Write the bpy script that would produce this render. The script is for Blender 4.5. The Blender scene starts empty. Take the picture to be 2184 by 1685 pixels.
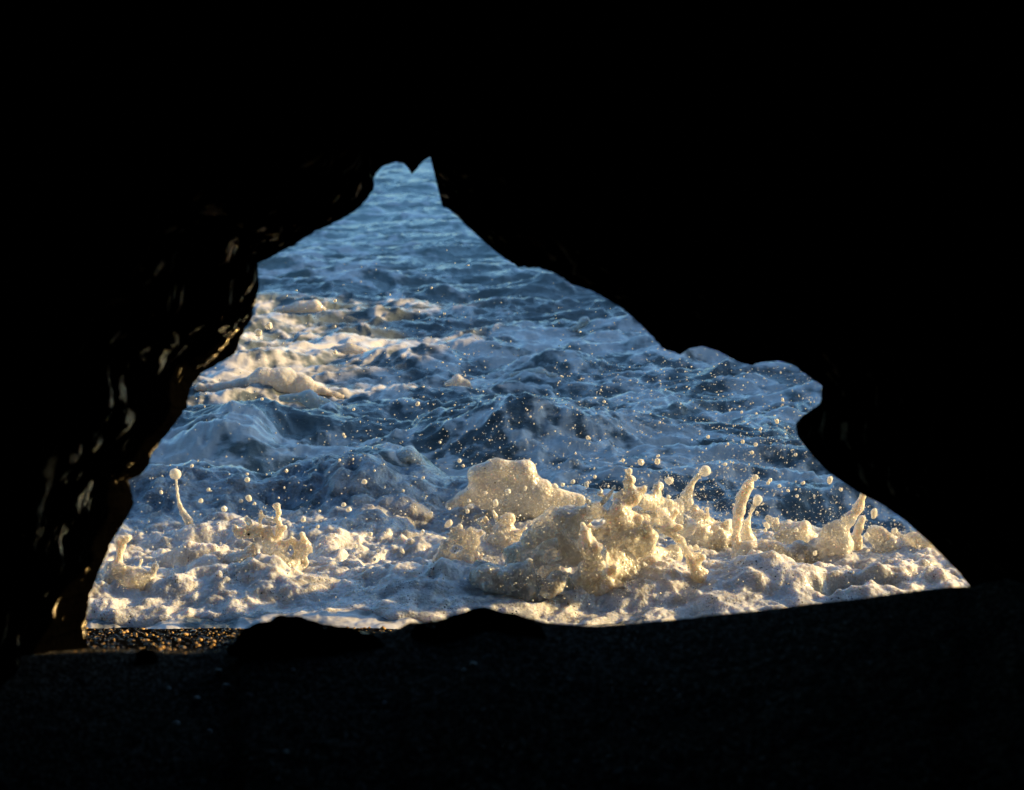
import bpy, math, random
import numpy as np
from mathutils import Vector

R = math.radians
C = bpy.context.scene.collection
rng = np.random.default_rng(11)
random.seed(5)

# ------------------------------------------------------------------ camera model (reference frame for surveying positions)
RW, RH = 2184.0, 1685.0          # survey units the photograph was measured in
LENS, SENSOR = 85.0, 36.0
EYE_Z = 2.4
PITCH = R(9.8)
TW = SENSOR / LENS               # frame width at distance 1
TH = TW * 790.0 / 1024.0
cp, sp = math.cos(PITCH), math.sin(PITCH)


def ray(px, py):
    a = (np.asarray(px, float) / RW - 0.5) * TW
    b = (0.5 - np.asarray(py, float) / RH) * TH
    return a, cp + b * sp, -sp + b * cp      # x right, y away, z up


def at_y(px, py, Y):
    dx, dy, dz = ray(px, py)
    t = Y / dy
    return np.stack(np.broadcast_arrays(dx * t, Y + 0 * t, EYE_Z + dz * t), -1)


def on_z(px, py, z=0.0):
    dx, dy, dz = ray(px, py)
    t = (z - EYE_Z) / dz
    return np.stack([dx * t, dy * t, z + 0 * t], -1)


def unit(Y):                      # metres per survey unit at distance Y
    return Y * TW / RW


# ------------------------------------------------------------------ noise
_perm = np.random.default_rng(3).permutation(4096).astype(np.int64)
_g3 = np.random.default_rng(4).normal(size=(4096, 3))
_g3 /= np.linalg.norm(_g3, axis=1)[:, None]
_a2 = np.random.default_rng(6).uniform(0, 2 * np.pi, 4096)
_g2 = np.stack([np.cos(_a2), np.sin(_a2)], -1)


def perlin2(x, y, seed=0):
    xi = np.floor(x).astype(np.int64); yi = np.floor(y).astype(np.int64)
    fx = x - xi; fy = y - yi
    u = fx ** 3 * (fx * (fx * 6 - 15) + 10); v = fy ** 3 * (fy * (fy * 6 - 15) + 10)
    def cn(i, j):
        h = _perm[(_perm[(xi + i + seed * 17) & 4095] + yi + j) & 4095]
        g = _g2[h]
        return g[..., 0] * (fx - i) + g[..., 1] * (fy - j)
    a = cn(0, 0); b = cn(1, 0); c = cn(0, 1); d = cn(1, 1)
    return (a + u * (b - a)) * (1 - v) + (c + u * (d - c)) * v


def perlin3(x, y, z, seed=0):
    xi = np.floor(x).astype(np.int64); yi = np.floor(y).astype(np.int64); zi = np.floor(z).astype(np.int64)
    fx = x - xi; fy = y - yi; fz = z - zi
    u = fx ** 3 * (fx * (fx * 6 - 15) + 10); v = fy ** 3 * (fy * (fy * 6 - 15) + 10); w = fz ** 3 * (fz * (fz * 6 - 15) + 10)
    def cn(i, j, k):
        h = _perm[(_perm[(_perm[(xi + i + seed * 17) & 4095] + yi + j) & 4095] + zi + k) & 4095]
        g = _g3[h]
        return g[..., 0] * (fx - i) + g[..., 1] * (fy - j) + g[..., 2] * (fz - k)
    def pl(k):
        a = cn(0, 0, k); b = cn(1, 0, k); c = cn(0, 1, k); d = cn(1, 1, k)
        return (a + u * (b - a)) * (1 - v) + (c + u * (d - c)) * v
    return pl(0) * (1 - w) + pl(1) * w


def fbm2(x, y, octv=4, seed=0, gain=0.5):
    s = 0; a = 1; f = 1
    for o in range(octv):
        s = s + a * perlin2(x * f + 3.7 * o, y * f - 5.1 * o, seed + o); a *= gain; f *= 2.03
    return s


def ridged2(x, y, octv=3, seed=0, gain=0.5):
    s = 0; a = 1; f = 1
    for o in range(octv):
        n = 1 - np.abs(perlin2(x * f + 1.3 * o, y * f + 7.7 * o, seed + o)) * 2.2
        s = s + a * n * np.abs(n); a *= gain; f *= 2.1
    return s


def smooth(a, b, x):
    t = np.clip((x - a) / (b - a), 0, 1)
    return t * t * (3 - 2 * t)


# ------------------------------------------------------------------ mesh helpers
def make_mesh(name, verts, faces, mat=None, parent=None, shade=True, attrs=None):
    verts = np.ascontiguousarray(verts, np.float32); faces = np.ascontiguousarray(faces, np.int32)
    me = bpy.data.meshes.new(name)
    k = faces.shape[1]
    me.vertices.add(len(verts)); me.vertices.foreach_set('co', verts.ravel())
    me.loops.add(faces.size); me.loops.foreach_set('vertex_index', faces.ravel())
    me.polygons.add(len(faces))
    me.polygons.foreach_set('loop_start', np.arange(0, faces.size, k, dtype=np.int32))
    me.update(calc_edges=True)
    if shade:
        me.polygons.foreach_set('use_smooth', np.ones(len(faces), bool))
    for an, av in (attrs or {}).items():
        at = me.attributes.new(an, 'FLOAT', 'POINT')
        at.data.foreach_set('value', np.ascontiguousarray(av, np.float32).ravel())
    me.validate()
    if mat:
        me.materials.append(mat)
    o = bpy.data.objects.new(name, me)
    C.objects.link(o)
    if parent:
        o.parent = parent
    return o


def grid_faces(nr, nc):
    i = np.arange(nr * nc).reshape(nr, nc)
    return np.stack([i[:-1, :-1], i[:-1, 1:], i[1:, 1:], i[1:, :-1]], -1).reshape(-1, 4)


def tag(o, label, cat, group=None):
    o['label'] = label; o['category'] = cat
    if group:
        o['group'] = group
    return o


def recentre(o):
    """put the origin of a mesh at the middle of its base"""
    me = o.data
    n = len(me.vertices); co = np.empty(n * 3, np.float32); me.vertices.foreach_get('co', co); co = co.reshape(-1, 3)
    c = np.array([(co[:, 0].min() + co[:, 0].max()) / 2, (co[:, 1].min() + co[:, 1].max()) / 2, co[:, 2].min()], np.float32)
    me.vertices.foreach_set('co', (co - c).ravel()); me.update()
    o.location = [float(v) for v in c]
    return o


def surface_nets(F, origin, h):
    s = F < 0
    nx, ny, nz = F.shape
    cnt = np.zeros((nx - 1, ny - 1, nz - 1), np.int8)
    offs = [(i, j, k) for i in (0, 1) for j in (0, 1) for k in (0, 1)]
    def sl(A, o):
        return A[o[0]:nx - 1 + o[0], o[1]:ny - 1 + o[1], o[2]:nz - 1 + o[2]]
    for o in offs:
        cnt += sl(s, o)
    m = (cnt > 0) & (cnt < 8)
    ids = np.full(m.shape, -1, np.int64); n = int(m.sum()); ids[m] = np.arange(n)
    base = np.argwhere(m).astype(float)
    cv = {o: sl(F, o)[m] for o in offs}
    pos = np.zeros((n, 3)); num = np.zeros(n)
    for a in offs:
        for ax in range(3):
            if a[ax] == 0:
                b = list(a); b[ax] = 1; b = tuple(b)
                fa, fb = cv[a], cv[b]
                cr = (fa < 0) != (fb < 0)
                t = np.where(cr, fa / np.where(fa == fb, 1, fa - fb), 0)
                p = np.array(a, float)[None] + 0 * pos; p[:, ax] += t
                pos += np.where(cr[:, None], p, 0); num += cr
    verts = (base + pos / num[:, None]) * h + np.asarray(origin)
    quads = []
    for ax in range(3):
        u, v = (ax + 1) % 3, (ax + 2) % 3
        A = s.take(range(0, s.shape[ax] - 1), ax); B = s.take(range(1, s.shape[ax]), ax)
        e = np.argwhere(A != B)
        e = e[(e[:, u] >= 1) & (e[:, v] >= 1) & (e[:, u] < s.shape[u] - 1) & (e[:, v] < s.shape[v] - 1)]
        ins = A[tuple(e.T)]
        def cell(du, dv):
            c = e.copy(); c[:, u] -= du; c[:, v] -= dv
            return ids[tuple(c.T)]
        q = np.stack([cell(1, 1), cell(0, 1), cell(0, 0), cell(1, 0)], -1)
        q[~ins] = q[~ins][:, ::-1]
        quads.append(q)
    return verts, np.concatenate(quads)


def smin(a, b, k):
    h = np.clip(0.5 + 0.5 * (b - a) / k, 0, 1)
    return b + (a - b) * h - k * h * (1 - h)


def sdf_shape(caps, h=0.005, k=0.025, amp=0.004, freq=28.0, amp2=0.0, freq2=8.0, seed=0, cut=None):
    """caps: list of (a, ra, b, rb) in metres; one continuous skin"""
    A = np.array([c[0] for c in caps] + [c[2] for c in caps]); r = np.array([c[1] for c in caps] + [c[3] for c in caps])
    pad = k + amp * 2 + amp2 * 2 + 3 * h
    lo = (A - r[:, None]).min(0) - pad; hi = (A + r[:, None]).max(0) + pad
    n = np.ceil((hi - lo) / h).astype(int) + 1
    ax = [lo[i] + h * np.arange(n[i]) for i in range(3)]
    F = np.full(n, 0.2)
    for a, ra, b, rb in caps:
        a = np.asarray(a, float); b = np.asarray(b, float)
        m = max(ra, rb) + k + 2 * h + 2 * amp + 2 * amp2
        l = np.minimum(a, b) - m; u = np.maximum(a, b) + m
        sl = tuple(slice(max(0, int((l[i] - lo[i]) / h)), min(n[i], int((u[i] - lo[i]) / h) + 2)) for i in range(3))
        X = ax[0][sl[0]][:, None, None]; Y = ax[1][sl[1]][None, :, None]; Z = ax[2][sl[2]][None, None, :]
        d = b - a; dd = max(float(d @ d), 1e-9)
        t = np.clip(((X - a[0]) * d[0] + (Y - a[1]) * d[1] + (Z - a[2]) * d[2]) / dd, 0, 1)
        D = np.sqrt((X - a[0] - t * d[0]) ** 2 + (Y - a[1] - t * d[1]) ** 2 + (Z - a[2] - t * d[2]) ** 2) - (ra + (rb - ra) * t)
        kk = min(k, 1.2 * min(ra, rb) + 0.004)
        F[sl] = smin(F[sl], D, kk)
    near = np.abs(F) < pad
    I = np.argwhere(near)
    P = lo + I * h
    fv = F[near]
    thin = np.clip((0.02 + fv * 0) / 0.02, 0, 1)
    nz = perlin3(P[:, 0] * freq, P[:, 1] * freq, P[:, 2] * freq, seed)
    nz2 = perlin3(P[:, 0] * freq * 2.3, P[:, 1] * freq * 2.3, P[:, 2] * freq * 2.3, seed + 5)
    fv = fv - thin * amp * (1.3 * np.abs(nz) * 2 - 0.5 + 0.9 * np.abs(nz2))
    fv = fv - 0.35 * amp * perlin3(P[:, 0] * freq * 4.5, P[:, 1] * freq * 4.5, P[:, 2] * freq * 4.5, seed + 3)
    if amp2:
        fv = fv - amp2 * 1.6 * perlin3(P[:, 0] * freq2, P[:, 1] * freq2, P[:, 2] * freq2, seed + 9)
    F[near] = fv
    if cut is not None:
        for c, rc in cut:
            X = ax[0][:, None, None]; Y = ax[1][None, :, None]; Z = ax[2][None, None, :]
            D = np.sqrt((X - c[0]) ** 2 + (Y - c[1]) ** 2 + (Z - c[2]) ** 2) - rc
            F = -smin(-F, D, 0.02)
    F[0] = F[-1] = 0.1; F[:, 0] = F[:, -1] = 0.1; F[:, :, 0] = F[:, :, -1] = 0.1
    return surface_nets(F, lo, h)


def icosphere(sub):
    import bmesh
    bm = bmesh.new(); bmesh.ops.create_icosphere(bm, subdivisions=sub, radius=1.0)
    v = np.array([x.co[:] for x in bm.verts]); f = np.array([[q.index for q in p.verts] for p in bm.faces]); bm.free()
    return v, f


# ------------------------------------------------------------------ materials
class NT:
    def __init__(self, name):
        self.m = bpy.data.materials.new(name); self.m.use_nodes = True
        self.t = self.m.node_tree; self.t.nodes.clear()
        self.out = self.n('ShaderNodeOutputMaterial')
    def n(self, typ, **kw):
        x = self.t.nodes.new(typ)
        for k, v in kw.items():
            if k.startswith('_'):
                setattr(x, k[1:], v)
            else:
                x.inputs[k.replace('__', ' ')].default_value = v
        return x
    def l(self, a, b):
        self.t.links.new(a, b)
    def noise(self, scale, detail=4, rough=0.55, vec=None):
        x = self.n('ShaderNodeTexNoise', Scale=scale, Detail=detail, Roughness=rough)
        self.l(vec if vec is not None else self.pos(), x.inputs['Vector'])
        return x.outputs['Fac']
    def pos(self):
        if not hasattr(self, '_p'):
            self._p = self.n('ShaderNodeNewGeometry').outputs['Position']
        return self._p
    def vor(self, scale, feat='F1', vec=None, out='Distance'):
        x = self.n('ShaderNodeTexVoronoi', Scale=scale, _feature=feat)
        self.l(vec if vec is not None else self.pos(), x.inputs['Vector'])
        return x.outputs[out]
    def ramp(self, fac, lo, hi, a=0.0, b=1.0):
        x = self.n('ShaderNodeMapRange', _interpolation_type='SMOOTHSTEP')
        self.l(fac, x.inputs['Value'])
        for i, v in (('From Min', lo), ('From Max', hi), ('To Min', a), ('To Max', b)):
            x.inputs[i].default_value = v
        return x.outputs['Result']
    def math(self, op, a, b=None):
        x = self.n('ShaderNodeMath', _operation=op)
        for i, v in enumerate((a, b)):
            if v is None:
                continue
            if isinstance(v, (int, float)):
                x.inputs[i].default_value = v
            else:
                self.l(v, x.inputs[i])
        return x.outputs[0]
    def attr(self, name):
        return self.n('ShaderNodeAttribute', _attribute_name=name).outputs['Fac']
    def mixc(self, fac, a, b):
        x = self.n('ShaderNodeMix', _data_type='RGBA')
        if isinstance(fac, (int, float)):
            x.inputs[0].default_value = fac
        else:
            self.l(fac, x.inputs[0])
        for i, v in ((6, a), (7, b)):
            if isinstance(v, tuple):
                x.inputs[i].default_value = (*v, 1)
            else:
                self.l(v, x.inputs[i])
        return x.outputs[2]
    def bump(self, height, dist, strength=1.0, normal=None):
        x = self.n('ShaderNodeBump', Strength=strength, Distance=dist)
        self.l(height, x.inputs['Height'])
        if normal is not None:
            self.l(normal, x.inputs['Normal'])
        return x.outputs['Normal']
    def bsdf(self, color, rough=0.5, **kw):
        x = self.n('ShaderNodeBsdfPrincipled')
        if isinstance(color, tuple):
            x.inputs['Base Color'].default_value = (*color, 1)
        else:
            self.l(color, x.inputs['Base Color'])
        if isinstance(rough, (int, float)):
            x.inputs['Roughness'].default_value = rough
        else:
            self.l(rough, x.inputs['Roughness'])
        for k, v in kw.items():
            x.inputs[k.replace('__', ' ')].default_value = v
        return x
    def end(self, sh):
        self.l(sh, self.out.inputs['Surface']); return self.m


FOAM_C = (0.80, 0.78, 0.74)


def foam_shader(t, base, bump_amt=1.0, translucent=0.3, fine=1.0, sss=0.75, clear=0.0):
    """wet froth: pale diffuse body that lets some light through, with a skin of tiny bubbles"""
    b1 = t.vor(190.0 * fine); b2 = t.vor(75.0 * fine); b3 = t.noise(26.0 * fine, 3)
    n = t.bump(t.math('SUBTRACT', 1.0, b1), 0.0016 * bump_amt)
    n = t.bump(t.math('SUBTRACT', 1.0, b2), 0.005 * bump_amt, 0.9, n)
    n = t.bump(b3, 0.006 * bump_amt, 0.8, n)
    p = t.bsdf(base, 0.10, IOR=1.33, Specular__IOR__Level=0.8, Subsurface__Weight=sss, Subsurface__Scale=0.04)
    p.inputs['Subsurface Radius'].default_value = (1.0, 0.8, 0.6)
    t.l(n, p.inputs['Normal'])
    if clear:
        t.l(t.ramp(t.noise(11.0, 4, 0.55), 0.46, 0.62, 0.0, clear), p.inputs['Transmission Weight'])
    tr = t.n('ShaderNodeBsdfTranslucent')
    if isinstance(base, tuple):
        tr.inputs['Color'].default_value = (*base, 1)
    else:
        t.l(base, tr.inputs['Color'])
    t.l(n, tr.inputs['Normal'])
    mx = t.n('ShaderNodeMixShader'); mx.inputs[0].default_value = translucent
    t.l(p.outputs[0], mx.inputs[1]); t.l(tr.outputs[0], mx.inputs[2])
    return mx.outputs[0]


def specks(t, base, amount, scale=70.0):
    """black sand grains caught in the froth; amount: 0..1 socket"""
    v = t.n('ShaderNodeTexVoronoi', Scale=scale); t.l(t.pos(), v.inputs['Vector'])
    sep = t.n('ShaderNodeSeparateColor'); t.l(v.outputs['Color'], sep.inputs[0])
    keep = t.math('LESS_THAN', sep.outputs[0], amount)
    patch = t.ramp(t.noise(9.0, 3), 0.48, 0.62)
    size = t.math('LESS_THAN', v.outputs['Distance'], t.math('MULTIPLY', sep.outputs[1], 0.42))
    f = t.math('MULTIPLY', t.math('MULTIPLY', keep, size), patch)
    return t.mixc(f, base, (0.012, 0.011, 0.010))


def foam_material(name, transl=0.3, speck=0.10, tint=FOAM_C, fine=1.0, bump=1.0, clear=0.0):
    t = NT(name)
    base = t.mixc(t.ramp(t.noise(7.0, 4), 0.35, 0.7), tint, tuple(c * k for c, k in zip(tint, (0.74, 0.78, 0.84))))
    if speck:
        base = specks(t, base, speck)
    return t.end(foam_shader(t, base, bump, transl, fine, 0.75, clear))


M_SPLASH = foam_material('splash_froth', 0.25, 0.06, (0.83, 0.78, 0.69), 1.0, 0.8, clear=0.82)
M_HEAP = foam_material('heap_froth', 0.35, 0.0, (0.80, 0.76, 0.70), 0.6, 0.8, clear=0.4)
t = NT('droplet_water')
n = t.bump(t.vor(260.0), 0.0015, 0.6)
p = t.bsdf((0.86, 0.83, 0.76), 0.06, IOR=1.33, Specular__IOR__Level=0.8, Transmission__Weight=0.25); t.l(n, p.inputs['Normal'])
tr = t.n('ShaderNodeBsdfTranslucent', Color=(0.86, 0.83, 0.76, 1))
mx = t.n('ShaderNodeMixShader'); mx.inputs[0].default_value = 0.35; t.l(p.outputs[0], mx.inputs[1]); t.l(tr.outputs[0], mx.inputs[2])
M_DROP = t.end(mx.outputs[0])

t = NT('surf_froth')
sand_amt = t.attr('sandy')
thin = t.attr('thin')
base = t.mixc(t.ramp(t.noise(6.0, 5), 0.35, 0.68), (0.82, 0.79, 0.75), (0.60, 0.61, 0.63))
base = t.mixc(thin, base, (0.20, 0.26, 0.32))
base = specks(t, base, t.math('MULTIPLY', sand_amt, 0.7), 105.0)
M_FOAM = t.end(foam_shader(t, base, 0.6, 0.2, 1.0, 0.75, 0.5))

t = NT('sea_water')
foam = t.attr('foam')
st = t.n('ShaderNodeMapping'); st.inputs['Scale'].default_value = (0.45, 0.75, 1.0); st.inputs['Rotation'].default_value = (0, 0, -0.5); t.l(t.pos(), st.inputs['Vector'])
n1 = t.noise(6.5, 8, 0.7, st.outputs[0]); n2 = t.noise(23.0, 5, 0.6, st.outputs[0])
fm = t.math('ADD', t.math('MULTIPLY', t.math('SUBTRACT', n1, 0.5), 0.95), foam)
fm = t.math('ADD', fm, t.math('MULTIPLY', t.math('SUBTRACT', n2, 0.5), 0.4))
fm = t.ramp(fm, 0.36, 0.62)
deep = t.mixc(t.ramp(t.noise(0.6, 3), 0.35, 0.65), (0.060, 0.074, 0.080), (0.088, 0.105, 0.104))
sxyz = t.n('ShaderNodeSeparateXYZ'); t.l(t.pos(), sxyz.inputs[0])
deep = t.mixc(t.ramp(sxyz.outputs[1], 16.0, 25.0), deep, (0.125, 0.185, 0.172))        # paler, greener water farther off the beach
nb = t.bump(t.noise(9.0, 6, 0.6, st.outputs[0]), 0.03, 0.6)
nb = t.bump(t.noise(60.0, 3, 0.6), 0.004, 0.5, nb)
w = t.bsdf(deep, 0.10, IOR=1.333); t.l(nb, w.inputs['Normal'])
fs = foam_shader(t, t.mixc(t.noise(14.0, 4), (0.64, 0.61, 0.57), (0.44, 0.45, 0.47)), 0.3, 0.15, 0.5, 0.0)
mx = t.n('ShaderNodeMixShader'); t.l(fm, mx.inputs[0]); t.l(w.outputs[0], mx.inputs[1]); t.l(fs, mx.inputs[2])
M_WATER = t.end(mx.outputs[0])

t = NT('wet_black_rock')
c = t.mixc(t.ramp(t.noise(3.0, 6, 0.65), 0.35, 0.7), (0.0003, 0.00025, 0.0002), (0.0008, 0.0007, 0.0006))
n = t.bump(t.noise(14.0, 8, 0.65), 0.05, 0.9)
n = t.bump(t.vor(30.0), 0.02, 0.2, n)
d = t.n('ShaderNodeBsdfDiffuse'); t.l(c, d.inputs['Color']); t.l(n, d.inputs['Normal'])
gl = t.n('ShaderNodeBsdfGlossy', Roughness=0.26, Color=(0.9, 0.76, 0.52, 1)); t.l(n, gl.inputs['Normal'])  # warm colour of the sun glints painted into the gloss
st = t.n('ShaderNodeMapping'); st.inputs['Scale'].default_value = (1.0, 1.0, 0.45); t.l(t.pos(), st.inputs['Vector'])
wn = t.n('ShaderNodeTexNoise', Scale=20.0, Detail=3, Roughness=0.55, Distortion=0.25); t.l(st.outputs[0], wn.inputs['Vector'])
wet = t.ramp(wn.outputs['Fac'], 0.605, 0.66, 0.0, 1.0)
wet = t.math('MULTIPLY', wet, t.ramp(t.noise(4.2, 2), 0.43, 0.54))
xyz = t.n('ShaderNodeSeparateXYZ'); t.l(t.pos(), xyz.inputs[0])       # wet gloss confined to the spots where sun glints should show
wet = t.math('MULTIPLY', wet, t.math('MULTIPLY', t.ramp(xyz.outputs[0], -0.45, 0.05, 1.0, 0.05), t.math('MULTIPLY', t.ramp(xyz.outputs[1], 4.7, 5.05), t.ramp(xyz.outputs[2], 1.9, 2.05, 1.0, 0.0))))
mx = t.n('ShaderNodeMixShader'); t.l(wet, mx.inputs[0]); t.l(d.outputs[0], mx.inputs[1]); t.l(gl.outputs[0], mx.inputs[2])
M_ROCK = t.end(mx.outputs[0])

t = NT('black_sand')
g = t.vor(170.0, out='Color'); sep = t.n('ShaderNodeSeparateColor'); t.l(g, sep.inputs[0])
c = t.mixc(t.ramp(sep.outputs[0], 0.55, 1.0), (0.018, 0.0165, 0.0145), (0.11, 0.10, 0.087))
n = t.bump(t.vor(170.0), 0.006, 1.0); n = t.bump(t.noise(20.0, 5), 0.03, 0.7, n)
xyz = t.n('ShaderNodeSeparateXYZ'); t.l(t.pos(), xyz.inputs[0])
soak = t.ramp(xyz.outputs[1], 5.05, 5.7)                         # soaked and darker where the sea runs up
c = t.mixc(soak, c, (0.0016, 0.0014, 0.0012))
d = t.n('ShaderNodeBsdfDiffuse'); t.l(c, d.inputs['Color']); t.l(n, d.inputs['Normal'])
gl = t.n('ShaderNodeBsdfGlossy', Roughness=0.3, Color=(0.2, 0.2, 0.2, 1)); t.l(n, gl.inputs['Normal'])
mx = t.n('ShaderNodeMixShader'); t.l(t.ramp(sep.outputs[1], 0.93, 1.0, 0.0, 0.10), mx.inputs[0]); t.l(d.outputs[0], mx.inputs[1]); t.l(gl.outputs[0], mx.inputs[2])
M_SAND = t.end(mx.outputs[0])

t = NT('wet_grain')
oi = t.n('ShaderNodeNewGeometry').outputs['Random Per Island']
c = t.mixc(t.ramp(oi, 0.70, 0.80), (0.004, 0.0035, 0.003), (0.34, 0.20, 0.06))  # sun glints painted as a gold base colour on some grains
p = t.bsdf(c, 0.2, IOR=1.33, Specular__IOR__Level=0.25); M_GRAIN = t.end(p.outputs[0])

t = NT('pale_glint_bead')
c = t.mixc(t.noise(40.0), (0.6, 0.6, 0.56), (0.8, 0.8, 0.75))
p = t.bsdf(c, 0.2); M_GLINT_BEAD = t.end(p.outputs[0])

# ------------------------------------------------------------------ sea
HUMP = np.array([(150, 1030), (340, 1000), (460, 1005), (560, 1015), (640, 985), (700, 985), (800, 965), (880, 968), (960, 1005), (1020, 1010), (1120, 1010),
                 (1170, 1045), (1300, 1085), (1500, 1115), (1800, 1150), (2200, 1185)], float)
YH = 10.6
hw = at_y(HUMP[:, 0], HUMP[:, 1], YH)
DARK = np.array([(0, 950), (370, 955), (430, 915), (490, 895), (545, 903), (600, 950), (720, 960), (850, 945), (950, 912), (1050, 893), (1120, 890), (1250, 915), (1400, 940), (1700, 960), (2200, 990)], float)
YD = 12.0
dw = at_y(DARK[:, 0], DARK[:, 1], YD)
_ws = []
wr = np.random.default_rng(21)
for i in range(60):
    L = 0.10 * (2.6 / 0.10) ** (i / 59.0)
    th = wr.normal(-0.42, 0.5)
    _ws.append((2 * np.pi / L * math.sin(th), 2 * np.pi / L * math.cos(th), wr.uniform(0, 6.28), 0.0085 * L ** 0.9))


def sea_height(x, y):
    wx = x + 0.25 * perlin2(x * 0.9, y * 0.5, 31) + 0.08 * perlin2(x * 3, y * 1.6, 32)
    wy = y + 0.45 * perlin2(x * 0.6, y * 0.5, 33) + 0.12 * perlin2(x * 2.2, y * 1.6, 34)
    h = 0 * x
    for kx, ky, ph, a in _ws:
        s = np.sin(kx * wx + ky * wy + ph)
        h = h + a * (1 - 1.6 * np.abs(s))           # pointed crests, round troughs
    h = h + 0.035 * fbm2(x * 0.8, y * 0.6, 4, 40)
    calm = smooth(9.2, 11.5, y)
    h = h * (0.35 + 0.65 * calm) * (1 - 0.45 * smooth(18, 24, y))
    near_ = 1 - smooth(12.5, 14.0, y)
    h = h + near_ * (0.020 * ridged2(wx * 2.4, wy * 2.4, 3, 44, 0.55) + 0.0035 * ridged2(wx * 11, wy * 9, 3, 45, 0.6))
    yc = YH + 0.18 * perlin2(x * 1.3, 0 * x, 50)
    t1 = y - yc
    H1 = np.interp(x, hw[:, 0], hw[:, 2])
    h = h + H1 * np.where(t1 < 0, np.exp(-(t1 / 0.55) ** 2), np.exp(-(t1 / 0.28) ** 2))
    yc2 = YD + 0.25 * perlin2(x * 1.0, 0 * x, 51)
    t2 = y - yc2
    H2 = np.interp(x, dw[:, 0], dw[:, 2]) + 0.02
    h = h + H2 * np.where(t2 < 0, np.exp(-(t2 / 0.42) ** 2), np.exp(-(t2 / 0.7) ** 2))
    return h


ys = [8.0]
while ys[-1] < 44:
    ys.append(ys[-1] + 0.0115 * (ys[-1] / 8.5) ** 1.35)
far = 44 * (5000 / 44) ** (np.arange(1, 41) / 40.0)
ys = np.concatenate([ys, far])
s = np.linspace(-1, 1, 860)
ext = 1 + 0.02 * (1.28 ** np.arange(1, 26) - 1) / 0.28
s = np.concatenate([-ext[::-1], s, ext])
Yg, Sg = np.meshgrid(ys, s, indexing='ij')
Xg = Sg * (0.2118 * 1.1 * np.minimum(Yg, 300) + 0.25)
Xg = np.where(Yg > 300, Sg * (0.2118 * 1.1 * Yg), Xg)
Zg = sea_height(Xg, Yg) * smooth(8.25, 9.0, Yg) - 0.05 * (1 - smooth(8.3, 9.0, Yg))
Zg = Zg * (1 - smooth(60, 200, Yg))
# froth cover of the open water
low = fbm2(Xg * 0.35, Yg * 0.22, 3, 60)
stre = ridged2(Xg * 0.55 + 0.5 * perlin2(Xg * 1.1, Yg * 0.7, 62), Yg * 1.25 + 0.55 * Xg + 0.7 * perlin2(Xg * 0.7, Yg * 0.6, 63), 4, 64, 0.6)
lace = ridged2(Xg * 2.2 + 0.4 * perlin2(Xg * 2, Yg * 1.4, 65), Yg * 1.5 + 0.5 * perlin2(Xg * 2, Yg * 1.4, 66), 3, 67, 0.55)
foamv = -0.33 + 0.34 * low + 0.30 * stre + 0.30 * lace


def zone(px, py, rx, ry, z=0.0):
    """1 inside an elliptic patch of sea around a surveyed point"""
    c = on_z(px, py, z); a = on_z(px + rx, py, z)[0] - c[0]
    b = (on_z(px, py - ry, z)[1] - on_z(px, py + ry, z)[1]) / 2
    d = ((Xg - c[0]) / a) ** 2 + ((Yg - c[1]) / b) ** 2
    return np.exp(-d)


foamv += 0.40 * zone(900, 765, 420, 50) + 0.36 * zone(650, 860, 350, 45) + 0.22 * zone(1300, 720, 250, 40)
foamv += 0.25 * zone(450, 1000, 260, 60) + 0.16 * zone(1600, 860, 400, 60) + 0.2 * zone(760, 560, 200, 60)
foamv -= 0.35 * zone(1040, 940, 220, 45) + 0.35 * zone(640, 945, 150, 25) + 0.8 * zone(500, 915, 130, 30) + 0.2 * zone(1200, 640, 250, 30)
foamv += -0.02 * smooth(17, 24, Yg) + (0.12 + 0.20 * lace) * (1 - smooth(12.6, 14, Yg))
foamv = np.clip(foamv, 0, 1)
puff = np.abs(perlin2(Xg * 1.0 + 0.3 * stre, Yg * 1.5 + 0.5 * Xg, 68)) + 0.55 * np.abs(perlin2(Xg * 2.4, Yg * 2.6 + Xg, 69)) + 0.28 * np.abs(perlin2(Xg * 6.0, Yg * 5.5 + Xg, 58))
Zg = Zg + (0.02 * foamv + 0.065 * puff * smooth(0.15, 0.6, foamv) * smooth(12.3, 13.2, Yg) * (1 - 0.75 * smooth(18, 21, Yg))) * (Yg < 60)
V = np.stack([Xg, Yg, Zg], -1).reshape(-1, 3)
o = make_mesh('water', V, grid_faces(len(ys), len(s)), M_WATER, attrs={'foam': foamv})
o['kind'] = 'structure'


# ------------------------------------------------------------------ splashes
def caps_px(chain_list, Y):
    out = []
    for ch in chain_list:
        pts = []
        for p in ch:
            d = p[3] if len(p) > 3 else 0.0
            pts.append((at_y(p[0], p[1], Y + d), p[2] * unit(Y)))
        if len(pts) == 1:
            pts = pts * 2
        for (a, ra), (b, rb) in zip(pts[:-1], pts[1:]):
            out.append((a, ra, b, rb))
    return out


def z4(l): return [[(873.6 + p[0] / 3, 910 + p[1] / 3, p[2] / 3, *p[3:]) for p in ch] for ch in l]
def z5(l): return [[(1456 + p[0] * .3457, 910 + p[1] * .3457, p[2] * .3457, *p[3:]) for p in ch] for ch in l]
def z3(l): return [[(145.6 + p[0] * .3671, 873.6 + p[1] * .3671, p[2] * .3671, *p[3:]) for p in ch] for ch in l]


SKIRTS = []


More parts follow.
